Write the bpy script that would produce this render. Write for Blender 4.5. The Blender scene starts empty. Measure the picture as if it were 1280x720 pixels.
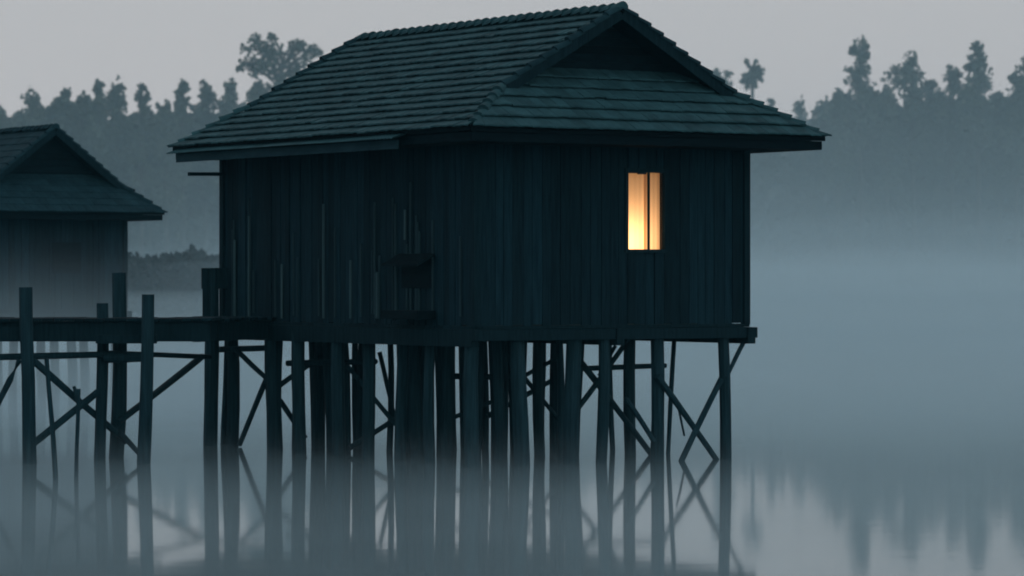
import bpy, math, random
from mathutils import Vector, Matrix
R = math.radians
random.seed(7)
sc = bpy.context.scene
col = sc.collection

# ------------------------------------------------------------------ camera
F, HX, HY, CAMZ = 4200.0, 640.0, 347.0, 2.6
cd = bpy.data.cameras.new("camera"); cam = bpy.data.objects.new("camera", cd); col.objects.link(cam)
cd.sensor_width = 36.0; cd.lens = 36.0 * F / 1280.0
cd.shift_y = -(360.0 - HY) / 1280.0
cd.clip_end = 5000
cam.location = (0, 0, CAMZ); cam.rotation_euler = (R(90), 0, 0)
sc.camera = cam
cd.dof.use_dof = True; cd.dof.focus_distance = 47.5; cd.dof.aperture_fstop = 2.3

def P(px, py, Y):
    return Vector(((px - HX) / F * Y, Y, CAMZ - (py - HY) / F * Y))

# ------------------------------------------------------------------ materials
def nodes(name):
    m = bpy.data.materials.new(name); m.use_nodes = True
    nt = m.node_tree
    return m, nt, nt.nodes, nt.links

def rough_mat(name, c1, c2, scale=(3, 3, 3), nscale=4.0, rough=0.85, bump=0.3, bdist=0.01, spec=0.12, detail=8, isl=(.65, 1.3)):
    m, nt, N, L = nodes(name)
    b = N['Principled BSDF']
    tc = N.new('ShaderNodeTexCoord'); mp = N.new('ShaderNodeMapping')
    mp.inputs['Scale'].default_value = scale
    L.new(tc.outputs['Object'], mp.inputs[0])
    n = N.new('ShaderNodeTexNoise'); n.inputs['Scale'].default_value = nscale
    n.inputs['Detail'].default_value = detail; n.inputs['Roughness'].default_value = 0.65
    L.new(mp.outputs[0], n.inputs['Vector'])
    r = N.new('ShaderNodeValToRGB')
    r.color_ramp.elements[0].position = 0.32; r.color_ramp.elements[1].position = 0.7
    r.color_ramp.elements[0].color = (*c1, 1); r.color_ramp.elements[1].color = (*c2, 1)
    L.new(n.outputs['Fac'], r.inputs[0])
    oi = N.new('ShaderNodeNewGeometry'); mul = N.new('ShaderNodeMapRange')
    mul.inputs['To Min'].default_value = isl[0]; mul.inputs['To Max'].default_value = isl[1]
    L.new(oi.outputs['Random Per Island'], mul.inputs['Value'])
    vm = N.new('ShaderNodeVectorMath'); vm.operation = 'SCALE'
    L.new(r.outputs[0], vm.inputs[0]); L.new(mul.outputs[0], vm.inputs['Scale'])
    L.new(vm.outputs[0], b.inputs['Base Color'])
    b.inputs['Roughness'].default_value = rough
    b.inputs['Specular IOR Level'].default_value = spec
    bp = N.new('ShaderNodeBump'); bp.inputs['Strength'].default_value = bump; bp.inputs['Distance'].default_value = bdist
    L.new(n.outputs['Fac'], bp.inputs['Height']); L.new(bp.outputs[0], b.inputs['Normal'])
    return m

M = {}
M['board'] = rough_mat('weathered_board', (.0012, .009, .016), (.006, .027, .040), (9, 9, .6), 3.0, .8, .5, .01, .05)
M['dark_board'] = rough_mat('dark_board', (.001, .004, .007), (.0025, .010, .015), (2, 2, 8), 3.0, .85, .4, .01, .04)  # near black; shade of the eaves and gable recess is in this colour
M['tile'] = rough_mat('roof_tile', (.009, .038, .050), (.022, .078, .097), (1.2, 1.2, 1.2), 2.4, .8, .3, .01, .08, isl=(.86, 1.12))
M['old_tile'] = rough_mat('old_roof_tile', (.004, .019, .028), (.011, .040, .054), (1.2, 1.2, 1.2), 2.4, .85, .3, .01, .05, isl=(.9, 1.1))
M['tin'] = rough_mat('tin_sheet', (.005, .024, .036), (.012, .044, .060), (2, .6, 2), 3.0, .75, .3, .01, .06)
M['strip'] = rough_mat('painted_seam_glint', (.02, .055, .07), (.036, .085, .10), (9, 9, .6), 3.0, .8, .3, .01, .06)  # pale colour stands for light reflecting in the board gaps
M['seam'] = rough_mat('faint_seam_glint', (.010, .032, .043), (.020, .052, .066), (9, 9, .6), 3.0, .8, .3, .01, .06)  # fainter gap reflections, painted as a slightly lighter board tone
M['timber'] = rough_mat('timber', (.0012, .009, .014), (.006, .023, .033), (8, 8, .7), 3.0, .85, .5, .015, .05)
M['wet_timber'] = rough_mat('pole_timber', (.002, .014, .022), (.010, .040, .056), (9, 9, .5), 3.0, .8, .6, .02, .08)
M['plaster'] = rough_mat('room_lining', (.22, .16, .11), (.32, .24, .17), (3, 3, 3), 3.0, .9, .1)
M['bark'] = rough_mat('bark', (.03, .04, .04), (.07, .08, .08), (3, 3, .6), 2.0, .9, .3)
M['earth'] = rough_mat('bank_earth', (.03, .04, .03), (.07, .08, .06), (.2, .2, .2), 2.0, .95, .3)

def leaf_mat(name, c1, c2):
    m, nt, N, L = nodes(name)
    b = N['Principled BSDF']
    g = N.new('ShaderNodeNewGeometry'); r = N.new('ShaderNodeValToRGB')
    r.color_ramp.elements[0].color = (*c1, 1); r.color_ramp.elements[1].color = (*c2, 1)
    L.new(g.outputs['Random Per Island'], r.inputs[0]); L.new(r.outputs[0], b.inputs['Base Color'])
    b.inputs['Roughness'].default_value = .8; b.inputs['Specular IOR Level'].default_value = .2
    return m
M['leaf'] = leaf_mat('foliage', (.034, .060, .052), (.072, .108, .088))
M['leaf_dark'] = leaf_mat('foliage_dark', (.032, .055, .055), (.052, .080, .076))

M['leaf_bush'] = leaf_mat('foliage_bush', (.012, .030, .038), (.022, .044, .052))
def water_mat():
    m, nt, N, L = nodes('lake_water')
    b = N['Principled BSDF']
    b.inputs['Base Color'].default_value = (.075, .13, .155, 1)
    b.inputs['IOR'].default_value = 1.333
    b.inputs['Roughness'].default_value = .05
    tc = N.new('ShaderNodeTexCoord'); mp = N.new('ShaderNodeMapping'); mp.inputs['Scale'].default_value = (.55, 1.1, 1)
    L.new(tc.outputs['Object'], mp.inputs[0])
    n = N.new('ShaderNodeTexNoise'); n.inputs['Scale'].default_value = 1.6; n.inputs['Detail'].default_value = 3
    L.new(mp.outputs[0], n.inputs['Vector'])
    bp = N.new('ShaderNodeBump'); bp.inputs['Strength'].default_value = .25; bp.inputs['Distance'].default_value = .003
    L.new(n.outputs['Fac'], bp.inputs['Height']); L.new(bp.outputs[0], b.inputs['Normal'])
    return m
M['water'] = water_mat()

def vol_mat(name, colr, dens, aniso=0.0):
    m, nt, N, L = nodes(name)
    N.remove(N['Principled BSDF'])
    v = N.new('ShaderNodeVolumePrincipled')
    v.inputs['Color'].default_value = (*colr, 1); v.inputs['Density'].default_value = dens
    v.inputs['Anisotropy'].default_value = aniso
    L.new(v.outputs[0], N['Material Output'].inputs['Volume'])
    m.cycles.homogeneous_volume = True
    return m

# ------------------------------------------------------------------ mesh builder
class MB:
    def __init__(s): s.v = []; s.f = []
    def add(s, vs, fs):
        o = len(s.v); s.v += [Vector(x) for x in vs]; s.f += [tuple(i + o for i in f) for f in fs]
    def box(s, a, b):
        x0, y0, z0 = a; x1, y1, z1 = b
        s.hexa([(x0, y0, z0), (x1, y0, z0), (x1, y1, z0), (x0, y1, z0), (x0, y0, z1), (x1, y0, z1), (x1, y1, z1), (x0, y1, z1)])
    def hexa(s, p):
        s.add(p, [(0, 3, 2, 1), (4, 5, 6, 7), (0, 1, 5, 4), (1, 2, 6, 5), (2, 3, 7, 6), (3, 0, 4, 7)])
    def tube(s, pts, rad, n=9, jit=0.0, cap=True):
        pts = [Vector(p) for p in pts]; o = len(s.v)
        for i, p in enumerate(pts):
            d = (pts[min(i + 1, len(pts) - 1)] - pts[max(i - 1, 0)]).normalized()
            a = d.cross(Vector((0, 0, 1)) if abs(d.z) < .9 else Vector((1, 0, 0))).normalized(); b = d.cross(a)
            r = rad[i] if isinstance(rad, (list, tuple)) else rad
            for k in range(n):
                t = 2 * math.pi * k / n; rr = r * (1 + random.uniform(-jit, jit))
                s.v.append(p + a * math.cos(t) * rr + b * math.sin(t) * rr)
        for i in range(len(pts) - 1):
            for k in range(n):
                k2 = (k + 1) % n
                s.f.append((o + i * n + k, o + i * n + k2, o + (i + 1) * n + k2, o + (i + 1) * n + k))
        if cap:
            s.f.append(tuple(o + k for k in range(n))[::-1]); e = o + (len(pts) - 1) * n
            s.f.append(tuple(e + k for k in range(n)))
    def beam(s, a, b, w, h):
        a = Vector(a); b = Vector(b); d = (b - a).normalized()
        side = d.cross(Vector((0, 0, 1)))
        side = side.normalized() if side.length > 1e-4 else Vector((1, 0, 0))
        up = side.cross(d).normalized()
        p = []
        for q in (a, b):
            p.append([q - side * w / 2 - up * h / 2, q + side * w / 2 - up * h / 2, q + side * w / 2 + up * h / 2, q - side * w / 2 + up * h / 2])
        s.add(p[0] + p[1], [(0, 1, 2, 3), (4, 7, 6, 5), (0, 4, 5, 1), (1, 5, 6, 2), (2, 6, 7, 3), (3, 7, 4, 0)])
    def build(s, name, mat, parent=None, world=False, smooth=False):
        me = bpy.data.meshes.new(name)
        vs = s.v
        if world and parent is not None:
            inv = MATS[parent.name].inverted(); vs = [inv @ v for v in vs]
        me.from_pydata([tuple(v) for v in vs], [], s.f); me.update()
        if smooth:
            for p in me.polygons: p.use_smooth = True
        me.materials.append(mat)
        o = bpy.data.objects.new(name, me); col.objects.link(o)
        if parent is not None: o.parent = parent
        return o
MATS = {}
def empty(name, loc, rz=0):
    o = bpy.data.objects.new(name, None); o.empty_display_size = .3
    o.location = loc; o.rotation_euler = (0, 0, rz); col.objects.link(o)
    MATS[o.name] = Matrix.Translation(Vector(loc)) @ Matrix.Rotation(rz, 4, 'Z')
    return o
def tag(o, label=None, cat=None, group=None, kind=None):
    if label: o['label'] = label
    if cat: o['category'] = cat
    if group: o['group'] = group
    if kind: o['kind'] = kind
    return o

def pole(p0, p1, r0, r1, seg=5, wob=.045, jit=.08):
    """crooked round timber from p0 (bottom) to p1 (top)"""
    m = MB(); p0 = Vector(p0); p1 = Vector(p1); pts = []; rs = []
    ph = random.uniform(0, 6); am = random.uniform(.4, 1) * wob
    for i in range(seg + 1):
        t = i / seg
        q = p0.lerp(p1, t) + Vector((math.sin(ph + t * 4) * am, math.cos(ph * 1.7 + t * 3) * am, 0))
        pts.append(q); rs.append(r0 + (r1 - r0) * t)
    m.tube(pts, rs, 10, jit)
    return m

# ------------------------------------------------------------------ Thai stilt house
YAW = math.atan2(.546, .8375)
def lerp(a, b, t): return a + (b - a) * t

def build_house(name, tilemat, C, W, L, floor_z, eave_z, ridge_z, kink, ow, of, ob, gf, gb, detail=True, window=None, lift=0.0):
    """local frame: x along the gable wall, y along the side wall away from the viewer. kink=(d,z) where roof pitch eases"""
    root = empty(name, (C[0], C[1], 0), YAW)
    H = W / 2; DE = H + ow; kd, kz = kink
    wt = eave_z - .15                     # wall top
    def zr(d):                            # roof height at distance d from the ridge
        return ridge_z + (kz - ridge_z) * d / kd if d <= kd else kz + (eave_z - kz) * (d - kd) / (DE - kd)
    def s0(d): return -gf if d <= kd else lerp(-gf, -of, (d - kd) / (DE - kd))
    def s1(d): return L - gb if d <= kd else lerp(L - gb, L + ob, (d - kd) / (DE - kd))
    # ---- walls of upright boards
    def wall(axis, fixed, sgn, a0, a1, z0, z1, hole=None, wmin=.13, wmax=.19):
        m = MB(); a = a0
        while a < a1 - .01:
            w = min(random.uniform(wmin, wmax), a1 - a)
            if a1 - (a + w) < .05: w = a1 - a
            off = random.uniform(0, .012) + (.016 if random.random() < .12 else 0)
            g = random.uniform(.002, .006)
            zz0 = z0 - random.uniform(0, .03)
            segs = [(zz0, z1)]
            if hole and a + w > hole[0] and a < hole[1]: segs = [(zz0, hole[2]), (hole[3], z1)]
            for (q0, q1) in segs:
                n0, n1 = fixed, fixed + sgn * (.024 + off)
                lo, hi = min(n0, n1), max(n0, n1)
                if axis == 'x': m.box((a + g, lo, q0), (a + w - g, hi, q1))
                else: m.box((lo, a + g, q0), (hi, a + w - g, q1))
            a += w
            if hole:
                for hcut in (hole[0], hole[1]):
                    if a - w < hcut < a - .001 and abs(a - hcut) > .001:
                        pass
        return m
    def wall_front_split(z0, z1):
        ms = MB()
        if window:
            h = window
            for (a, b, zz0, zz1) in ((0, h[0], z0, z1), (h[1], W, z0, z1), (h[0], h[1], z0, h[2]), (h[0], h[1], h[3], z1)):
                q = wall('x', 0, -1, a, b, zz0, zz1); ms.add(q.v, q.f)
        else:
            q = wall('x', 0, -1, 0, W, z0, z1); ms.add(q.v, q.f)
        return ms
    fr = wall_front_split(floor_z, wt)
    fr.build('front_wall', M['board'], root)
    # inner lining with the window hole
    t = .05; m = MB()
    if window:
        h = window
        for (a, b, z0, z1) in ((.03, h[0], floor_z, wt), (h[1], W - .03, floor_z, wt), (h[0], h[1], floor_z, h[2]), (h[0], h[1], h[3], wt)):
            m.box((a, .004, z0), (b, t, z1))
    else: m.box((.03, .004, floor_z), (W - .03, t, wt))
    m.box((.03, L - t, floor_z), (W - .03, L - .004, wt))
    m.box((.004, .004, floor_z), (.029, L - .004, wt)); m.box((W - .029, .004, floor_z), (W - .004, L - .004, wt))
    m.build('wall_lining', M['plaster'] if detail else M['board'], root)
    wall('y', 0, -1, 0, L, floor_z, wt).build('side_wall', M['board'], root)
    wall('y', W, 1, 0, L, floor_z, wt).build('side_wall', M['board'], root)
    wall('x', L, 1, 0, W, floor_z, wt).build('back_wall', M['board'], root)
    # corner posts
    for (x, y) in ((-.03, -.03), (W + .03, -.03), (-.03, L + .03), (W + .03, L + .03)):
        m = MB(); m.box((x - .05, y - .05, floor_z - .02), (x + .05, y + .05, wt - .01)); m.build('corner_post', M['timber'], root)
    # floor, sill beams, joists
    m = MB(); a = -.05
    while a < L + .02:
        w = random.uniform(.16, .2); m.box((-.09, a, floor_z - .06), (W + .09, min(a + w - .006, L + .05), floor_z - .012 - random.uniform(0, .006))); a += w
    m.build('floor', M['timber'], root)
    for (y, x0, x1, hh) in ((-.10, -.12, W + .15, .15), (L * .33, -.1, W + .12, .15), (L * .66, -.1, W + .12, .15), (L + .02, -.3, W + .15, .16)):
        m = MB(); m.box((x0, y - .06, floor_z - .065 - hh), (x1, y + .06, floor_z - .065)); m.build('floor_beam', M['timber'], root)
    for (x, y0, y1) in ((-.05, -.06, L + .25), (H, -.2, L + .1), (W + .02, -.2, L + .1)):
        m = MB(); m.box((x - .062, y0, floor_z - .30), (x + .062, y1, floor_z - .063)); m.build('floor_beam', M['timber'], root)
    # ---- roof deck (solid under the tiles)
    roof = None
    tiles = MB()
    def pt(side, d, s, up=0.0):
        x = H + side * d
        n = Vector((side * .53, 0, .85)); p = Vector((x, s, zr(d)))
        return p + n * up
    nrow = max(10, round((DE * 1.18) / .245))
    tw = .19
    for side in (-1, 1):
        for j in range(nrow):
            d1 = DE * (1 - j / nrow); d0 = DE * (1 - (j + 1) / nrow) - .03
            d0 = max(d0, 0.0)
            a = min(s0(d1), s0(d0)); b = max(s1(d1), s1(d0))
            k = 0; off = (j % 2) * tw / 2; s = a - off
            while s < b - .01:
                lo_a = max(s, s0(d1)); lo_b = min(s + tw - .006, s1(d1))
                hi_a = max(s, s0(d0)); hi_b = min(s + tw - .006, s1(d0))
                s += tw
                if lo_b - lo_a < .01 and hi_b - hi_a < .01: continue
                if lo_b <= lo_a: lo_a = lo_b = max(min(lo_a, s1(d1)), s0(d1))
                if hi_b <= hi_a: hi_a = hi_b = max(min(hi_a, s1(d0)), s0(d0))
                lf = .064 - lift + random.uniform(-.005, .006); dr = random.uniform(-.007, .007) + (random.uniform(.015, .035) if random.random() < .015 else 0); tl = random.uniform(-.006, .006)
                A = pt(side, d1 + dr + .02, lo_a, lf); B = pt(side, d1 + dr + .02, lo_b, lf + tl)
                Cc = pt(side, d0, hi_b, .012); D = pt(side, d0, hi_a, .012)
                th = Vector((0, 0, -.020))
                mid1 = (A + B) / 2 + Vector((0, 0, .006)); mid2 = (Cc + D) / 2 + Vector((0, 0, .004))
                tiles.add([A, mid1, B, Cc, mid2, D, A + th, mid1 + th, B + th],
                          [(0, 1, 4, 5), (1, 2, 3, 4), (6, 7, 1, 0), (7, 8, 2, 1), (0, 5, 6), (2, 8, 3)])
    # skirts front and back
    for end in (0, 1):
        sg = -1 if end == 0 else 1
        e_out = -of if end == 0 else L + ob
        e_in = -gf if end == 0 else L - gb
        run = abs(e_out - e_in); rise = kz - eave_z
        tot = run + .5; rows = max(4, round(tot * 1.15 / .245))
        for j in range(rows):
            q1 = tot * j / rows; q0 = tot * (j + 1) / rows + .03   # distance in from the eave
            def hw(q):
                z = eave_z + rise * q / run
                return DE - (DE - kd) * q / run if q <= run else kd * (ridge_z - z) / (ridge_z - kz) - .02
            def sp(x, q, up):
                y = e_out - sg * q
                return Vector((x, y + sg * .5 * up, eave_z + rise * q / run + up * .86))
            wA = hw(q1); off = (j % 2) * tw / 2; x = H - wA - off
            while x < H + wA - .01:
                la = max(x, H - hw(q1)); lb = min(x + tw - .006, H + hw(q1)); ha = max(x, H - hw(q0)); hb = min(x + tw - .006, H + hw(q0))
                x += tw
                if lb - la < .01: continue
                if hb <= ha: ha = hb = max(min(ha, H + hw(q0)), H - hw(q0))
                lf = .064 - lift + random.uniform(-.005, .006); dr = random.uniform(-.007, .007) + (random.uniform(.015, .035) if random.random() < .015 else 0)
                A = sp(la, q1 - .02 + dr, lf); B = sp(lb, q1 - .02 + dr, lf); Cc = sp(hb, q0, .012); D = sp(ha, q0, .012)
                th = Vector((0, 0, -.020)); mid1 = (A + B) / 2 + Vector((0, 0, .006)); mid2 = (Cc + D) / 2 + Vector((0, 0, .004))
                if end == 0: A, B, Cc, D = B, A, D, Cc
                tiles.add([A, mid1, B, Cc, mid2, D, A + th, mid1 + th, B + th],
                          [(0, 1, 4, 5), (1, 2, 3, 4), (6, 7, 1, 0), (7, 8, 2, 1), (0, 5, 6), (2, 8, 3)])
    roof = tiles.build('roof', tilemat, root)
    # under-deck, one closed slab below the tiles
    m = MB()
    for side in (-1, 1):
        ds = [0.0, kd, DE - .03]
        for a, b in ((0, 1), (1, 2)):
            pa = [pt(side, ds[a], s0(ds[a]) + .02, -.002), pt(side, ds[a], s1(ds[a]) - .02, -.002), pt(side, ds[b], s1(ds[b]) - .02, -.002), pt(side, ds[b], s0(ds[b]) + .02, -.002)]
            pb = [p + Vector((0, 0, -.05)) for p in pa]
            m.hexa(pb + pa)
    for end in (0, 1):
        sg = -1 if end == 0 else 1
        e_out = (-of + .03) if end == 0 else (L + ob - .03); e_in = -gf if end == 0 else L - gb
        pa = [Vector((H - DE + .04, e_out, eave_z)), Vector((H + DE - .04, e_out, eave_z)), Vector((H + kd, e_in, kz - .004)), Vector((H - kd, e_in, kz - .004))]
        run = abs((-of if end == 0 else L + ob) - e_in); z3 = kz + (kz - eave_z) / run * .52; w3 = kd * (ridge_z - z3) / (ridge_z - kz) - .06
        pc = [Vector((H + w3, e_in - sg * .52, z3 - .004)), Vector((H - w3, e_in - sg * .52, z3 - .004))]
        m.hexa([p - Vector((0, 0, .05)) for p in pa] + pa)
        m.hexa([p - Vector((0, 0, .05)) for p in (pa[3], pa[2], pc[0], pc[1])] + [pa[3], pa[2], pc[0], pc[1]])
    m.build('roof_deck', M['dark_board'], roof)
    # gable boards
    for y, sg in ((.32, -1), (L - gb - .52, 1)):
        m = MB(); nb = 9; zb = kz + .12
        for k in range(nb):
            z0 = zb + (ridge_z - zb) * k / nb; z1 = zb + (ridge_z - zb) * (k + 1) / nb - .004
            w0 = kd * (ridge_z - z0) / (ridge_z - kz) - .09; w1 = kd * (ridge_z - z1) / (ridge_z - kz) - .09
            w0 = max(w0, .01); w1 = max(w1, .005); y0 = y - .012 - random.uniform(0, .01)
            m.hexa([(H - w0, y0, z0), (H + w0, y0, z0), (H + w0, y + .03, z0), (H - w0, y + .03, z0), (H - w1, y0 + .008, z1), (H + w1, y0 + .008, z1), (H + w1, y + .03, z1), (H - w1, y + .03, z1)])
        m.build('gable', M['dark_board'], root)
    # barge boards
    for y, sg in ((-gf, -1), (L - gb, 1)):
        for side in (-1, 1):
            m = MB()
            a = Vector((H + side * .02, y + sg * .02, ridge_z - .03)); b = Vector((H + side * (kd + .03), y + sg * .02, zr(kd) - .045))
            m.beam(a, b, .035, .17); m.build('barge_board', M['timber'], roof)
    # cap tiles: ridge, verges, hips
    def caps(p, q, r, step=.235, tilt=.028):
        m = MB(); p = Vector(p); q = Vector(q); d = (q - p); Ln = d.length; d.normalize(); n = max(1, int(Ln / step)); stp = Ln / n
        side = d.cross(Vector((0, 0, 1))).normalized(); up = side.cross(d).normalized()
        for i in range(n):
            jz = random.uniform(-.006, .006)
            rings = []
            for (u, rr, h) in ((0, r * 1.12, tilt), (.55, r, tilt * .45), (1.12, r * .86, 0)):
                c = p + d * (i + u) * stp + up * (h + jz)
                rings.append([c + side * math.cos(math.pi * k / 6) * rr + up * (math.sin(math.pi * k / 6) * rr - .02) for k in range(7)])
            vs = [v for rg in rings for v in rg]; fs = []
            for a in range(2):
                for k in range(6): fs.append((a * 7 + k, a * 7 + k + 1, (a + 1) * 7 + k + 1, (a + 1) * 7 + k))
            fs.append(tuple(range(7))[::-1]); fs.append(tuple(14 + k for k in range(7)))
            m.add(vs, fs)
        return m
    caps((H, -gf - .05, ridge_z + .03), (H, L - gb + .05, ridge_z + .03), .085).build('ridge_cap', tilemat, roof)
    for y, yo in ((-gf, -of), (L - gb, L + ob)):
        for side in (-1, 1):
            caps((H + side * (kd - .02), y, zr(kd) + .05), (H + side * .03, y, ridge_z + .04), .065).build('verge_cap', M['old_tile'], roof)
            caps((H + side * (DE - .12), yo * 1.0 + (.12 if yo < 0 else -.12), eave_z + .05), (H + side * kd, y, kz + .05), .075, .21, .03).build('hip_cap', tilemat, roof)
    # closed flat soffit + fascia, set in from the tile edge
    m = MB(); i_ = .10; zf0 = eave_z - .17
    m.box((H - DE + i_, -of + i_, zf0), (-.085, L + ob - i_, zf0 + .02)); m.box((W + .085, -of + i_, zf0), (H + DE - i_, L + ob - i_, zf0 + .02))
    m.box((-.083, -of + i_, zf0), (W + .083, -.085, zf0 + .02)); m.box((-.083, L + .085, zf0), (W + .083, L + ob - i_, zf0 + .02))
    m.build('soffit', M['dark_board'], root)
    m = MB(); a0, a1, b0, b1 = H - DE + i_ - .03, H + DE - i_ + .03, -of + i_ - .03, L + ob - i_ + .03; zt = eave_z - .052
    m.box((a0, b0, zf0 - .004), (a1, b0 + .028, zt)); m.box((a0, b1 - .028, zf0 - .004), (a1, b1, zt))
    m.box((a0, b0 + .03, zf0 - .004), (a0 + .028, b1 - .03, zt)); m.box((a1 - .028, b0 + .03, zf0 - .004), (a1, b1 - .03, zt))
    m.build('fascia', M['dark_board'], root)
    m = MB(); m.box((.03, .03, wt - .045), (W - .03, L - .03, wt - .02)); m.build('ceiling_boards', M['plaster'], root)
    return root, dict(zr=zr, DE=DE, H=H)

CX, CY = -.493, 46.0
house, hp = build_house('stilt_house', M['tile'], (CX, CY), 4.56, 7.2, 1.95, 4.60, 6.335, (1.99, 5.18), .75, 1.05, .45, .2, .2,
                        window=(2.514, 3.139, 3.0, 4.09))
tag(house, 'large dark wooden stilt house with tiled roof and one glowing window', 'house')

def to_local(root, p): return MATS[root.name].inverted() @ Vector(p)

# window of the main house
h = (2.514, 3.139, 3.0, 4.09)
m = MB()
for a, b in (((h[0] - .05, -.055, h[2] - .05), (h[0], .07, h[3] + .05)), ((h[1], -.055, h[2] - .05), (h[1] + .05, .07, h[3] + .05)),
             ((h[0] + .001, -.052, h[3]), (h[1] - .001, .07, h[3] + .05)), ((h[0] + .001, -.075, h[2] - .05), (h[1] - .001, .07, h[2]))):
    m.box(a, b)
wf = m.build('window', M['timber'], house)
m = MB(); m.box((2.889, -.025, h[2] + .001), (2.905, .025, h[3] - .001)); m.build('mullion', M['timber'], wf)
cm, nt, N, L_ = nodes('curtain_cloth')
pb = N['Principled BSDF']; out = N['Material Output']
tr = N.new('ShaderNodeBsdfTranslucent'); tr.inputs[0].default_value = (.85, .62, .40, 1)
df = N.new('ShaderNodeBsdfDiffuse'); df.inputs[0].default_value = (.55, .40, .28, 1)
mx = N.new('ShaderNodeMixShader'); mx.inputs[0].default_value = .35
L_.new(tr.outputs[0], mx.inputs[1]); L_.new(df.outputs[0], mx.inputs[2]); L_.new(mx.outputs[0], out.inputs['Surface']); N.remove(pb)
for (a, b) in ((2.48, 2.925), (2.865, 3.18)):
    m = MB(); n = 40; o = []
    ya = .085 if a < 2.6 else .105
    for k in range(n + 1):
        x = lerp(a, b, k / n); y = ya + .0022 * math.sin(x * 75) + .002 * math.sin(x * 31)
        o.append((x, y))
    vs = [(x, y, h[2] - .04) for x, y in o] + [(x, y, h[3] + .03) for x, y in o]
    m.add(vs, [(k, k + 1, n + 2 + k, n + 1 + k) for k in range(n)])
    m.build('curtain', cm, wf, smooth=True)
ld = bpy.data.lights.new('oil_lamp_flame', 'POINT'); ld.energy = 58.0; ld.color = (1, .66, .38); ld.shadow_soft_size = .05
lo = bpy.data.objects.new('oil_lamp_flame', ld); col.objects.link(lo)
lo.location = MATS[house.name] @ Vector((2.60, .56, 3.08))

# lower tin extension of the left eave
DE, H_ = hp['DE'], hp['H']
m = MB(); ns = 150; up = []; lw = []
for k in range(ns + 1):
    s = lerp(.65, 7.45, k / ns); c = .010 * math.sin(s * 2 * math.pi / .09)
    up.append(Vector((H_ - DE + .12, s, 4.60 + c))); lw.append(Vector((H_ - DE - .16 - .05 * math.sin(s * 1.3) ** 2, s, 4.515 + c)))
o_ = len(up); th = Vector((0, 0, -.006))
vs = up + lw + [p + th for p in lw] + [p + th for p in up]
fs = []
for k in range(ns):
    fs += [(k, k + 1, o_ + k + 1, o_ + k), (o_ + k, o_ + k + 1, 2 * o_ + k + 1, 2 * o_ + k), (2 * o_ + k, 2 * o_ + k + 1, 3 * o_ + k + 1, 3 * o_ + k)]
m.add(vs, fs); m.build('tin_eave', M['tile'], house)
m = MB(); m.box((H_ - DE - .07, .72, 4.37), (H_ - DE - .045, 7.3, 4.497)); m.build('eave_board', M['tin'], house)
m = MB(); m.beam((-.06, 7.12, 4.20), (-.70, 7.12, 4.19), .05, .055); m.build('beam_stub', M['timber'], house)
# pale strips on the side wall: reflections in board gaps put into the colour
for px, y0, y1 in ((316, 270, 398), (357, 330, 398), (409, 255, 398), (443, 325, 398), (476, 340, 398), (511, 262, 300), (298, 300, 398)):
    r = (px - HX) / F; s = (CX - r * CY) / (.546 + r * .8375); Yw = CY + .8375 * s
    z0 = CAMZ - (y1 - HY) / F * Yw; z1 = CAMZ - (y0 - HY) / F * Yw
    m = MB(); m.box((-.078, s - .02, max(z0, 1.97)), (-.055, s + .012, z1)); m.build('seam_glint_strip', M['strip'], house)
for k in range(26):  # thin slivers painted lighter, as if the gaps caught the light
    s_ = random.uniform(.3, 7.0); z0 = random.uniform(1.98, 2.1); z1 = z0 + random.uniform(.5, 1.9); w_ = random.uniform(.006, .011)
    m = MB(); m.box((-.066, s_ - w_, z0), (-.040, s_ + w_, z1)); m.build('faint_seam_glint', M['seam'], house)
# hooded hatch on the side wall with a shelf below it
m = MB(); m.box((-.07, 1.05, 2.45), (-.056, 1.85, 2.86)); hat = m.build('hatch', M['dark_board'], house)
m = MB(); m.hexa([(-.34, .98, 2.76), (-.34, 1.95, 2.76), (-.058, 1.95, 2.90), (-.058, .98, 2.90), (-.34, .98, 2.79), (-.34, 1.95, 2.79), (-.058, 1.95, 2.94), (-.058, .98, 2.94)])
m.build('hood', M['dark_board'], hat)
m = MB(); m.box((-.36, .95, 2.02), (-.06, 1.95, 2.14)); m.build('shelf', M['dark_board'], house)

# ---- stilts of the main house (px, width px, depth, lean)
def front_Y(px):
    r = (px - HX) / F; t = (CX - r * CY) / (r * .546 - .8375); return CY + .546 * t
def side_Y(px):
    r = (px - HX) / F; s = (CX - r * CY) / (.546 + r * .8375); return CY + .8375 * s
stl = [(905, 15, 48.25), (820, 17, 47.65), (752, 15, 47.15), (716, 20, 46.95), (650, 20, 46.45), (592, 19, 46.1),
       (788, 15, 49.3), (765, 7, 50.6), (622, 15, 47.9), (674, 14, 49.2), (695, 12, 50.6), (640, 9, 50.2),
       (540, 14, 47.1), (503, 15, 48.2), (460, 17, 48.7), (424, 17, 49.15), (375, 17, 50.1), (342, 20, 50.8),
       (521, 17, 49.0), (558, 16, 48.8), (486, 8, 50.4), (401, 17, 51.2), (392, 11, 52.2), (580, 12, 49.8), (604, 9, 51.6), (289, 16, 52.0), (445, 8, 52.0), (349, 12, 52.6), (530, 14, 51.2), (500, 12, 51.9), (412, 14, 50.6), (372, 12, 51.9), (430, 12, 50.2), (549, 13, 50.4), (513, 12, 50.0), (567, 9, 51.0), (596, 14, 48.6), (616, 11, 50.6), (629, 10, 49.2), (655, 14, 48.2), (676, 11, 50.9), (698, 9, 48.0), (724, 8, 49.0), (586, 12, 51.5), (454, 13, 50.9)]
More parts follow.
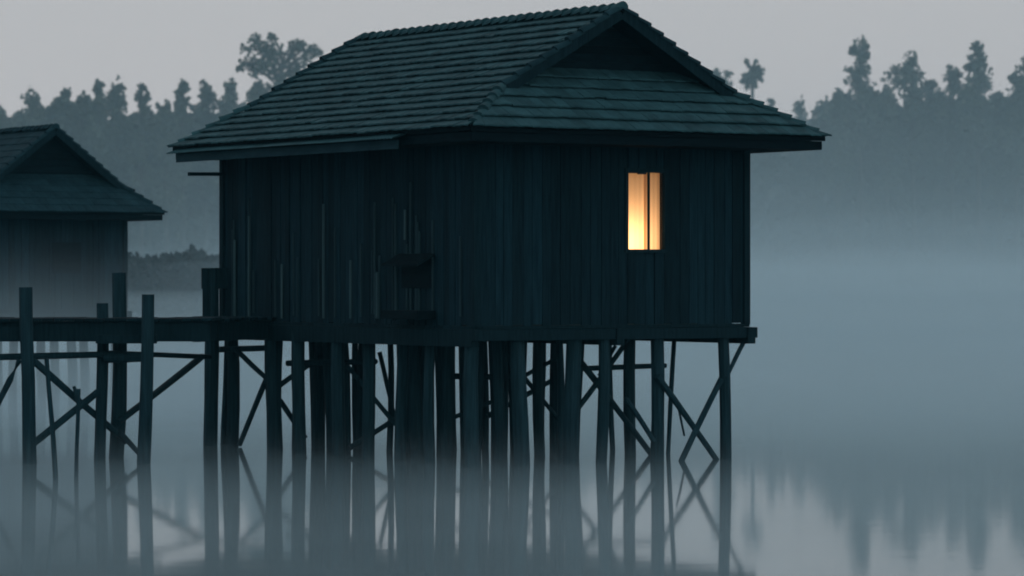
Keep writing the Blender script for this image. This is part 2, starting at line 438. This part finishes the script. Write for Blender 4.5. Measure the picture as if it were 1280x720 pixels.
for (px, w, Y) in stl:
    r = w * Y / F / 2
    X = (px - HX) / F * Y
    lx = random.uniform(-.02, .02); ly = random.uniform(-.02, .02)
    top = Vector((X + lx, Y + ly, 1.84 if px != 289 else 1.9)); bot = Vector((X - lx, Y - ly, -1.3))
    o = pole(bot, top, r * 1.05, r * .97).build('stilt', M['wet_timber'], house, world=True)
def brace(a, b, Ya, Yb, rpx, parent, name='brace'):
    p = P(*a, Ya); q = P(*b, Yb); r = rpx * (Ya + Yb) / 2 / F / 2
    mm = pole(p, q, r, r * .9, 4, .01, .08)
    return mm.build(name, M['wet_timber'], parent, world=True)
for a, b, Ya, Yb, w in (((901, 474), (838, 606), 48.1, 47.5, 8), ((822, 470), (906, 590), 47.5, 48.1, 8), ((843, 424), (833, 600), 49.8, 49.6, 6),
                        ((932, 424), (907, 472), 48.5, 48.2, 6), ((720, 461), (832, 457), 49.0, 49.6, 7), ((722, 448), (818, 572), 48.6, 49.2, 8),
                        ((718, 516), (786, 424), 48.4, 48.9, 7), ((782, 498), (818, 552), 47.3, 47.5, 7), ((770, 432), (748, 470), 50.2, 50.2, 5),
                        ((474, 440), (494, 524), 51, 51, 6), ((434, 458), (500, 536), 49.4, 49.0, 6), ((436, 560), (520, 508), 49.8, 50.4, 7), ((349, 482), (410, 440), 51, 51, 7),
                        ((350, 500), (382, 548), 51.5, 51.5, 7), ((296, 438), (334, 474), 51.6, 50.9, 7), ((335, 470), (299, 556), 50.9, 51.6, 7),
                        ((560, 470), (650, 472), 50, 50, 8), ((640, 478), (700, 446), 50, 50, 6), ((630, 440), (710, 540), 49.8, 50.3, 6), ((610, 520), (700, 470), 51.0, 51.2, 7),
                        ((268, 437), (340, 435), 52.2, 51.2, 8), ((360, 454), (470, 452), 50.9, 49.5, 8), ((560, 525), (620, 500), 49.5, 49.9, 6), ((845, 500), (856, 545), 49.7, 49.7, 3)):
    brace(a, b, Ya, Yb, w, house)

# ------------------------------------------------------------------ second house, lost in mist
house2, _ = build_house('stilt_house', M['old_tile'], (-11.84, 75.04), 3.5, 5.0, 1.9, 4.08, 5.95, (1.72, 4.62), .68, .85, .45, .1, .15, lift=.028)
tag(house2, 'smaller dark stilt house half hidden in mist at the left edge', 'house')
for i in range(4):
    for j in range(4):
        x, y = .15 + i * 1.06, .15 + j * 1.55
        pole((x, y, -1.2), (x, y, 1.62), .11, .10).build('stilt', M['wet_timber'], house2)
m = MB(); m.box((1.7, -.075, 2.7), (2.4, -.05, 3.4)); m.build('shutter', M['dark_board'], house2)

# ------------------------------------------------------------------ jetty
jet = empty('wooden_jetty', (-7.0, 48.0, 0))
tag(jet, 'rough plank jetty on crooked posts leading to the larger stilt house', 'jetty')
def deck(x0, y0, x1, y1, w, z, name):
    a = Vector((x0, y0, z)); b = Vector((x1, y1, z)); d = (b - a); Ln = d.length; d.normalize(); s = Vector((-d.y, d.x, 0))
    m = MB(); u = 0
    while u < Ln:
        pw = random.uniform(.13, .17); e0 = random.uniform(-.05, .05); dz = random.uniform(-.006, .006)
        c = a + d * (u + pw / 2) + Vector((0, 0, dz))
        m.beam(c - s * (w / 2 + e0), c + s * (w / 2 + random.uniform(-.04, .05)), pw - .012, .04); u += pw
    o = m.build(name, M['timber'], jet, world=True)
    for sg in (-1, 1):
        m = MB(); q = s * sg * (w / 2 - .12); m.beam(a + q - Vector((0, 0, .17)), b + q - Vector((0, 0, .17)), .09, .27)
        m.build('stringer', M['timber'], jet, world=True)
deck(-11.5, 48.0, -4.25, 48.0, 1.5, 2.005, 'deck')
deck(-5.05, 48.1, -3.9, 52.05, 1.35, 1.985, 'deck')
for px, w, Y, top in ((35, 17, 47.0, 359), (182, 17, 47.0, 368), (126, 15, 47.9, 379), (147, 19, 48.6, 341), (263, 18, 51.9, 335), (-60, 17, 47.1, 380), (-40, 16, 48.8, 400), (281, 7, 52.4, 398)):
    p = P(px, top, Y); r = w * Y / F / 2
    pole((p.x + random.uniform(-.02, .02), p.y, -1.3), p, r * 1.06, r * .95, 6).build('post', M['wet_timber'], jet, world=True)
# crossbeams and ledgers
m = MB(); m.beam((P(28, 418, 47.15).x - 1.0, 47.15, P(28, 418, 47.15).z), (P(30, 418, 47.15).x, 47.15, P(30, 418, 47.15).z), .1, .2); m.build('ledger', M['timber'], jet, world=True)
m = MB(); m.beam(P(120, 424, 47.15), P(196, 424, 47.15), .1, .12); m.build('ledger', M['timber'], jet, world=True)
for a, b, Ya, Yb, w in (((-70, 448), (132, 443), 47.2, 47.7, 9), ((128, 441), (262, 446), 48.0, 51.5, 7), ((132, 447), (186, 446), 47.6, 47.4, 14),
                        ((24, 450), (-22, 545), 47.2, 47.2, 8), ((40, 450), (158, 552), 47.2, 48.3, 9), ((40, 556), (132, 482), 47.3, 47.9, 9), ((252, 446), (148, 528), 51.4, 48.3, 9),
                        ((150, 540), (184, 578), 48.2, 47.3, 7), ((97, 500), (92, 483), 47.5, 47.5, 5)):
    brace(a, b, Ya, Yb, w, jet)
# framed box of rails beside the house corner
m = MB(); m.beam(P(252, 348, 51.85), P(284, 348, 51.95), .06, .32); m.build('rail', M['timber'], jet, world=True)
m = MB(); m.beam(P(257, 400, 51.8), P(257, 336, 51.8), .09, .09); m.build('rail_post', M['timber'], jet, world=True)
# loose stakes standing in the water
for px, px2, Yy, top, w, lab in ((61, 69, 43.2, 448, 7, 'thin bamboo stake leaning under the jetty beside its leftmost post'), (96, 99, 43.6, 486, 6, 'short thin stake in the water below the crossed jetty braces')):
    a = P(px, top, Yy); b = P(px2, 600, Yy)
    st = empty('stake', (b.x, b.y, 0)); tag(st, lab, 'stake')
    r = w * Yy / F / 2
    pole((b.x, b.y, -.9), a, r, r * .8).build('pole', M['wet_timber'], st, world=True)

# ------------------------------------------------------------------ water and ground
def grid(name, x0, x1, nx, ys, zf, mat):
    vs = []; fs = []
    for y in ys:
        for i in range(nx + 1):
            x = lerp(x0, x1, i / nx); vs.append((x, y, zf(x, y)))
    for j in range(len(ys) - 1):
        for i in range(nx): fs.append((j * (nx + 1) + i, j * (nx + 1) + i + 1, (j + 1) * (nx + 1) + i + 1, (j + 1) * (nx + 1) + i))
    m = MB(); m.add(vs, fs); return m.build(name, mat)
w = grid('water', -900, 900, 4, [-400, 0, 200, 292, 340], lambda x, y: 0, M['water']); tag(w, 'still misty lake water', None, None, 'structure'); del w['label']
def gz(x, y):
    if y < 288: return -2.2
    if y < 300: return lerp(-2.2, .1, (y - 288) / 12) + .1 * math.sin(x * .2)
    return .35 + .25 * math.sin(x * .07 + y * .02)
g = grid('ground', -1500, 1500, 300, [-600, 0, 200, 284, 288, 292, 296, 300, 306, 320, 350, 400, 500, 800, 1500, 3000], gz, M['earth']); g['kind'] = 'structure'

# ------------------------------------------------------------------ trees
def leafq(m, c, s):
    n = Vector((random.gauss(0, 1), random.gauss(0, 1), random.gauss(0, .8))); n.normalize()
    a = n.orthogonal().normalized(); b = n.cross(a); t = random.uniform(0, 3.14)
    a, b = a * math.cos(t) + b * math.sin(t), b * math.cos(t) - a * math.sin(t)
    a *= s; b *= s * random.uniform(.5, .8); c = Vector(c)
    m.add([c - a, c - b * .9, c + a * 1.1, c + b], [(0, 1, 2, 3)])
def lobe(m, c, rx, rz, n, s):
    for _ in range(n):
        d = Vector((random.gauss(0, 1), random.gauss(0, 1), random.gauss(0, 1))).normalized() * (random.random() ** .45) * random.uniform(.8, 1.3)
        leafq(m, (c[0] + d.x * rx, c[1] + d.y * rx, c[2] + d.z * rz), s * random.uniform(.6, 1.3))
def make_tree(px, top, hwpx, kind, Y, label, group, basey=None):
    k = Y / F
    zt = CAMZ - (top - HY) * k; X = (px - HX) * k; hw = hwpx * k * {'round': 1.3, 'sparse': 1.25, 'column': 1.15, 'palm': 1.2}.get(kind, 1)
    base = .3
    t = empty('palm_tree' if kind == 'palm' else ('conifer_tree' if kind == 'column' else 'broadleaf_tree'), (X, Y, base))
    tag(t, label, 'tree', group)
    tr = MB(); cr = MB(); Hh = zt - base
    if kind == 'palm':
        tr.tube([(0, 0, -.5), (.2, 0, Hh * .5), (0, 0, Hh * .93)], [.26, .2, .16], 7, .06)
        for q in range(22):
            a = q * 2.4 + random.uniform(-.3, .3); el = random.uniform(-.9, 1.35); Lf = hw * random.uniform(.6, 1.05); p = Vector((0, 0, Hh * .915)); d = Vector((math.cos(a) * math.cos(el), math.sin(a) * math.cos(el), math.sin(el)))
            for i in range(9):
                p2 = p + d * Lf / 9; d.z -= .11; d.normalize()
                for _ in range(6): leafq(cr, p.lerp(p2, random.random()) + Vector((random.uniform(-.08, .08), random.uniform(-.08, .08), random.uniform(-.2, .06))), .25)
                p = p2
    else:
        tr.tube([(0, 0, -.5), (hw * .08, 0, Hh * .35), (-hw * .05, 0, Hh * .7), (0, 0, Hh * .96)], [.26, .2, .12, .05], 7, .08)
        lobes = []
        if kind in ('column', 'round', 'sparse'):
            dz = hw * .25; n_ = 0
            while dz < min(Hh * .75, 9.0):
                e = {'column': .42 + .58 * min(1, dz / 3.2), 'round': math.sqrt(min(1, dz / (hw * 1.0))), 'sparse': .45 + .4 * abs(math.sin(dz * 1.1 + px))}[kind]
                wv = hw * (e + .05 * max(0, dz - 3)) * random.uniform(.8, 1.15)
                rr = max(.3, wv * random.uniform(.38, .52)) * (.72 if kind == 'sparse' else 1)
                for q in range(2):
                    lobes.append((random.uniform(-1, 1) * max(0, wv - rr * .8), random.uniform(-.7, .7) * wv, Hh - dz - rr * .3 + random.uniform(-.2, .2), rr, rr * random.uniform(.75, 1)))
                dz += (.62 if kind == 'sparse' else .5) * max(.8, hw * .6)
            if kind != 'sparse': lobes.append((0, 0, Hh - hw * .3, hw * .3, hw * .52))
        elif kind == 'big':
            for (qx, qy, qr) in ((318, 50, 8), (308, 62, 7), (325, 60, 12), (304, 80, 6), (310, 78, 8), (322, 82, 12), (338, 48, 7), (341, 66, 13), (333, 82, 11), (318, 92, 6), (352, 78, 12), (300, 86, 4), (346, 92, 9),
                                 (372, 56, 7), (366, 66, 10), (380, 60, 8), (392, 62, 6), (398, 68, 6), (384, 74, 9), (398, 80, 5), (370, 80, 8), (360, 92, 10), (374, 94, 10), (388, 92, 7), (350, 104, 10), (364, 108, 12), (378, 108, 10), (336, 110, 7), (324, 116, 8), (340, 124, 11), (356, 122, 12), (314, 118, 6), (326, 128, 9), (344, 138, 14), (368, 130, 14)):
                lobes.append(((qx - px) * k, random.uniform(-.3, .3) * hw, CAMZ - (qy - HY) * k - base, qr * k, qr * k * .85))
        for (x, y, z, rx, rz) in lobes:
            tr.tube([(0, 0, max(z - rz - 1.0, Hh * .3)), (x * .6, y * .6, z - rz * .3), (x, y, z)], [.12, .08, .03], 5, 0)
            area = rx * rz * 3.1
            lobe(cr, (x, y, z), rx, rz, int(max(24, area * (60 if kind == 'big' else 30))), .24 if kind != 'big' else .20)
            for _ in range(5):
                q = random.uniform(0, 6.28); e_ = random.uniform(.9, 1.25); lobe(cr, (x + math.cos(q) * rx * e_, y, z + math.sin(q) * rz * e_), rx * .26, rz * .3, int(max(6, area * 3)), .18)
    tr.build('trunk', M['bark'], t); cr.build('crown', M['leaf'], t)
    return t

ORD = ['first', 'second', 'third', 'fourth', 'fifth', 'sixth', 'seventh', 'eighth', 'ninth', 'tenth', 'eleventh', 'twelfth', 'thirteenth', 'fourteenth', 'fifteenth', 'sixteenth']
left = [(1, 139, 15, 'round', 296), (36, 117, 20, 'round', 300), (62, 127, 14, 'sparse', 306), (82, 113, 14, 'round', 302), (104, 121, 14, 'round', 304), (123, 103, 12, 'column', 298), (146, 105, 18, 'round', 302),
        (176, 104, 12, 'sparse', 296), (207, 130, 14, 'round', 298), (228, 104, 11, 'column', 300), (256, 106, 13, 'round', 303), (289, 104, 14, 'round', 300), (322, 104, 14, 'round', 304)]
desc = {'round': 'misty broad round-crowned tree', 'sparse': 'misty thin open-crowned tree', 'column': 'misty narrow upright tree'}
for i, (px, top, hw, kd_, Y) in enumerate(left):
    make_tree(px, top, hw, kd_, Y, desc[kd_] + ', ' + ORD[i] + ' from the left along the far treeline', 'trees of the far treeline left of the house')
make_tree(352, 40, 56, 'big', 285, 'tallest spreading tree rising just left of the big roof', None)
right = [(905, 85, 15, 'sparse', 330), (965, 124, 6, 'sparse', 380), (1002, 130, 18, 'round', 380), (1026, 131, 12, 'round', 370), (1046, 114, 13, 'round', 296), (1075, 52, 20, 'column', 298), (1108, 110, 10, 'round', 300),
         (1140, 70, 22, 'round', 302), (1166, 100, 12, 'sparse', 303), (1189, 84, 18, 'round', 300), (1222, 57, 20, 'column', 296), (1249, 116, 11, 'round', 300), (1270, 92, 14, 'round', 298), (1288, 66, 14, 'round', 302)]
make_tree(940, 66, 17, 'palm', 335, 'lone palm with drooping fronds beyond the right roof slope', None)
for i, (px, top, hw, kd_, Y) in enumerate(right):
    make_tree(px, top, hw, kd_, Y, desc[kd_] + ', ' + ORD[i] + ' of those right of the big roof ridge', 'trees of the far treeline right of the house')
for (px, top, hw, Y, lab) in ((1112, 222, 34, 215, 'faint round tree deep in the mist below the tallest narrow tree'), (1196, 258, 22, 205, 'smaller faint tree in the mist right of the other one')):
    pass

# the wood behind, one mass
m = MB()
def mass_top(px):
    pts = [(-300, 140), (0, 142), (60, 134), (110, 130), (200, 140), (330, 128), (420, 125), (900, 166), (1022, 160), (1036, 126), (1290, 116), (1600, 116)]
    for (a, ya), (b, yb) in zip(pts, pts[1:]):
        if a <= px <= b: return lerp(ya, yb, (px - a) / (b - a))
    return 150
cells = [(px, Y, f) for px in range(-290, 1570, 15) for Y in (308, 326) for f in (.04, .16, .28, .4, .52, .64, .76, .88, .99)]
for (px, Y, f) in cells:
    px += random.uniform(-8, 8); Y += random.uniform(-6, 6)
    k = Y / F; tz = CAMZ + (HY - mass_top(px) - random.uniform(-4, 22)) * k
    r = random.uniform(1.3, 2.2); f = min(1, max(0, f + random.uniform(-.06, .06)))
    z = max(.4, f * (tz - r * .6))
    lobe(m, ((px - HX) * k, Y, z), r, r * .85, 46, .66)
fo = m.build('distant_woods', M['leaf_dark']); tag(fo, 'misty mass of foliage below the treetops on the far bank', 'woods', None, 'stuff')
m = MB()
for i in range(260):
    Y = random.uniform(166, 174); px = random.uniform(100, 350); k = Y / F
    tz = CAMZ + (HY - 310 - random.uniform(0, 8) - abs(px - 215) * .03) * k
    r = random.uniform(.6, 1.1); z = max(.3, random.random() ** .5 * (tz - r * .6))
    lobe(m, ((px - HX) * k, Y, z), r, r * .7, 70, .2)
sh = m.build('shoreline_shrubbery', M['leaf_bush']); tag(sh, 'low dark line of bushes on the water behind the jetty', 'bushes', None, 'stuff')
m = MB(); n = 40; vs = [(-17 + 10 * math.cos(a), 170 + 5 * math.sin(a), .12) for a in [2 * math.pi * i / n for i in range(n)]] + [(-17 + 11 * math.cos(a), 170 + 6 * math.sin(a), -.4) for a in [2 * math.pi * i / n for i in range(n)]]
m.add(vs, [tuple(range(n))] + [(i, (i + 1) % n, n + (i + 1) % n, n + i)[::-1] for i in range(n)]); o = m.build('bank', M['earth']); o['kind'] = 'structure'

# ------------------------------------------------------------------ air
def volbox(name, a, b, mat, skew=0.0):
    m = MB()
    if skew:
        yb = a[1] + skew * (b[1] - a[1])
        pl = [(a[0], yb), (-24, yb), (4, a[1]), (b[0], a[1]), (b[0], b[1]), (a[0], b[1])]; n = len(pl)
        m.add([(x, y, a[2]) for x, y in pl] + [(x, y, b[2]) for x, y in pl], [tuple(range(n))[::-1], tuple(n + k for k in range(n))] + [(k, (k + 1) % n, n + (k + 1) % n, n + k) for k in range(n)])
    else: m.box(a, b)
    o = m.build(name, mat); o['kind'] = 'stuff'; return o
FC = (.565, .79, .90)
hz = volbox('haze', (-320, -60, -3.2), (320, 460, 40), vol_mat('haze_air', (.22, .70, .92), .00028))
BANKS = ((-90, 90, 54, 150, 1.0, .010), (-92, 92, 58, 210, 2.0, .0042), (-100, 100, 60, 270, 3.3, .0034), (-110, 110, 63, 276, 4.6, .0020), (-120, 120, 70, 282, 6.6, .0013), (-130, 130, 80, 286, 9.5, .0007),
         (-140, 140, 95, 290, 14.0, .0007), (-150, 150, 110, 296, 28.0, .0015))
tag(hz, 'thin even haze filling the air over the whole lake', 'haze')
for i, (x0, x1, y0, y1, z1, d) in enumerate(BANKS):
    mb = volbox('haze', (x0, y0, -.6 - i * .05), (x1, y1, z1), vol_mat('mist_%d' % i, FC, d), (0, .35, .6, .62, .64, .64, .64, .05)[i])
    tag(mb, 'mist lying in soft layers low over the lake', 'mist', 'layers of mist over the lake')

def graded(name, a, b, dens, pw, colr, nscale, namt):
    """a low bank of mist thinning smoothly upward, with soft patches"""
    cx, cy_ = (a[0] + b[0]) / 2, (a[1] + b[1]) / 2
    m = MB(); m.box(a, b); mt, nt, N, L = nodes(name); N.remove(N['Principled BSDF'])
    v = N.new('ShaderNodeVolumePrincipled'); v.inputs['Color'].default_value = (*colr, 1)
    tc = N.new('ShaderNodeTexCoord'); sp = N.new('ShaderNodeSeparateXYZ'); L.new(tc.outputs['Object'], sp.inputs[0])
    def ramp(out, f0, f1, t0, t1):
        mr = N.new('ShaderNodeMapRange'); mr.interpolation_type = 'SMOOTHSTEP'
        for k_, v_ in zip(('From Min', 'From Max', 'To Min', 'To Max'), (f0, f1, t0, t1)): mr.inputs[k_].default_value = v_
        L.new(out, mr.inputs['Value']); return mr.outputs['Result']
    def mul(x, y):
        q = N.new('ShaderNodeMath'); q.operation = 'MULTIPLY'; L.new(x, q.inputs[0])
        if isinstance(y, float): q.inputs[1].default_value = y
        else: L.new(y, q.inputs[1])
        return q.outputs[0]
    mz = N.new('ShaderNodeMapRange'); L.new(sp.outputs['Z'], mz.inputs['Value'])
    for k_, v_ in zip(('From Min', 'From Max', 'To Min', 'To Max'), (0, b[2], 1, 0)): mz.inputs[k_].default_value = v_
    p_ = N.new('ShaderNodeMath'); p_.operation = 'POWER'; L.new(mz.outputs['Result'], p_.inputs[0]); p_.inputs[1].default_value = pw
    fy = (b[1] - a[1]) * .25; fx = (b[0] - a[0]) * .15
    o_ = mul(p_.outputs[0], ramp(sp.outputs['Y'], a[1], a[1] + fy, 0, 1)); o_ = mul(o_, ramp(sp.outputs['Y'], b[1] - fy, b[1], 1, 0))
    o_ = mul(o_, ramp(sp.outputs['X'], b[0] - fx, b[0], 1, 0)); o_ = mul(o_, ramp(sp.outputs['X'], a[0], a[0] + fx, 0, 1))
    n = N.new('ShaderNodeTexNoise'); n.inputs['Scale'].default_value = nscale; n.inputs['Detail'].default_value = 1; L.new(tc.outputs['Object'], n.inputs['Vector'])
    o_ = mul(o_, ramp(n.outputs['Fac'], .38, .62, 1 - namt, 1 + namt)); o_ = mul(o_, float(dens))
    L.new(o_, v.inputs['Density']); L.new(v.outputs[0], N['Material Output'].inputs['Volume'])
    o = m.build('haze', mt); tag(o, 'low mist thinning upward over the still water', 'mist', 'low graded mist', 'stuff')
graded('mist_left', (-26, 54.6, -.7), (-1.5, 74.2, 3.9), .085, 2.3, FC, .35, .35)
graded('mist_front', (-14, 18, -.75), (14, 43, .95), .037, 1.5, FC, .28, .4)
def wisp(c, rx, ry, rz, d, i):
    m = MB(); nu, nv = 20, 9; rings = []
    for a in range(1, nv):
        th = math.pi * a / nv
        rings.append([(c[0] + rx * math.sin(th) * math.cos(2 * math.pi * b / nu) * (1 + .12 * math.sin(3 * b + i)), c[1] + ry * math.sin(th) * math.sin(2 * math.pi * b / nu), c[2] + rz * math.cos(th)) for b in range(nu)])
    vs = [(c[0], c[1], c[2] + rz)] + [v for g_ in rings for v in g_] + [(c[0], c[1], c[2] - rz)]; e = len(vs) - 1
    fs = [(0, 1 + b, 1 + (b + 1) % nu) for b in range(nu)]
    for a in range(nv - 2):
        for b in range(nu): fs.append((1 + a * nu + b, 1 + (a + 1) * nu + b, 1 + (a + 1) * nu + (b + 1) % nu, 1 + a * nu + (b + 1) % nu))
    fs += [(e, 1 + (nv - 2) * nu + (b + 1) % nu, 1 + (nv - 2) * nu + b) for b in range(nu)]
    m.add(vs, fs); o = m.build('haze', vol_mat('wisp_%d' % i, FC, d))
    tag(o, 'loose patch of thicker mist drifting low over the lake', 'mist', 'drifting patches of mist', 'stuff')
for i, w_ in enumerate((((13, 120, 1.2), 9, 22, 2.4, .009), ((22, 170, 2.5), 16, 26, 3.6, .003), ((12, 215, 3), 14, 26, 7.0, .0015), ((40, 220, 3), 18, 20, 4, .002))):
    wisp(*w_, i)
# ------------------------------------------------------------------ light
wd = bpy.data.worlds.new('World'); sc.world = wd; wd.use_nodes = True
N = wd.node_tree.nodes; L_ = wd.node_tree.links; bg = N['Background']
sky = N.new('ShaderNodeTexSky'); sky.sky_type = 'NISHITA'; sky.sun_disc = False
SE, SR = R(6), R(150)
sky.sun_elevation = SE; sky.sun_rotation = SR; sky.air_density = 1.5; sky.dust_density = 3; sky.ozone_density = 3
mix = N.new('ShaderNodeMix'); mix.data_type = 'RGBA'; mix.inputs['Factor'].default_value = .85
L_.new(sky.outputs[0], mix.inputs['A']); mix.inputs['B'].default_value = (6.85, 6.55, 6.65, 1)
L_.new(mix.outputs['Result'], bg.inputs['Color']); bg.inputs['Strength'].default_value = .1
sd = bpy.data.lights.new('sun', 'SUN'); sd.energy = .5; sd.angle = R(40); sd.color = (1, .93, .86)
so = bpy.data.objects.new('sun', sd); col.objects.link(so)
dirv = Vector((math.sin(SR) * math.cos(SE), math.cos(SR) * math.cos(SE), math.sin(SE)))   # toward the sun
so.rotation_euler = dirv.to_track_quat('Z', 'Y').to_euler()

vs_ = sc.view_settings
sc.display_settings.display_device = 'sRGB'
vs_.view_transform = 'Standard'; vs_.look = 'None'; vs_.gamma = 1; vs_.exposure = 0; vs_.use_curve_mapping = False
cy = sc.cycles
cy.use_denoising = True
cy.max_bounces = 6; cy.diffuse_bounces = 3; cy.glossy_bounces = 3; cy.transmission_bounces = 4; cy.volume_bounces = 2; cy.volume_step_rate = .5; cy.volume_max_steps = 256
cy.sample_clamp_indirect = 3
cy.pixel_filter_type = 'BLACKMAN_HARRIS'; cy.filter_width = 1.9
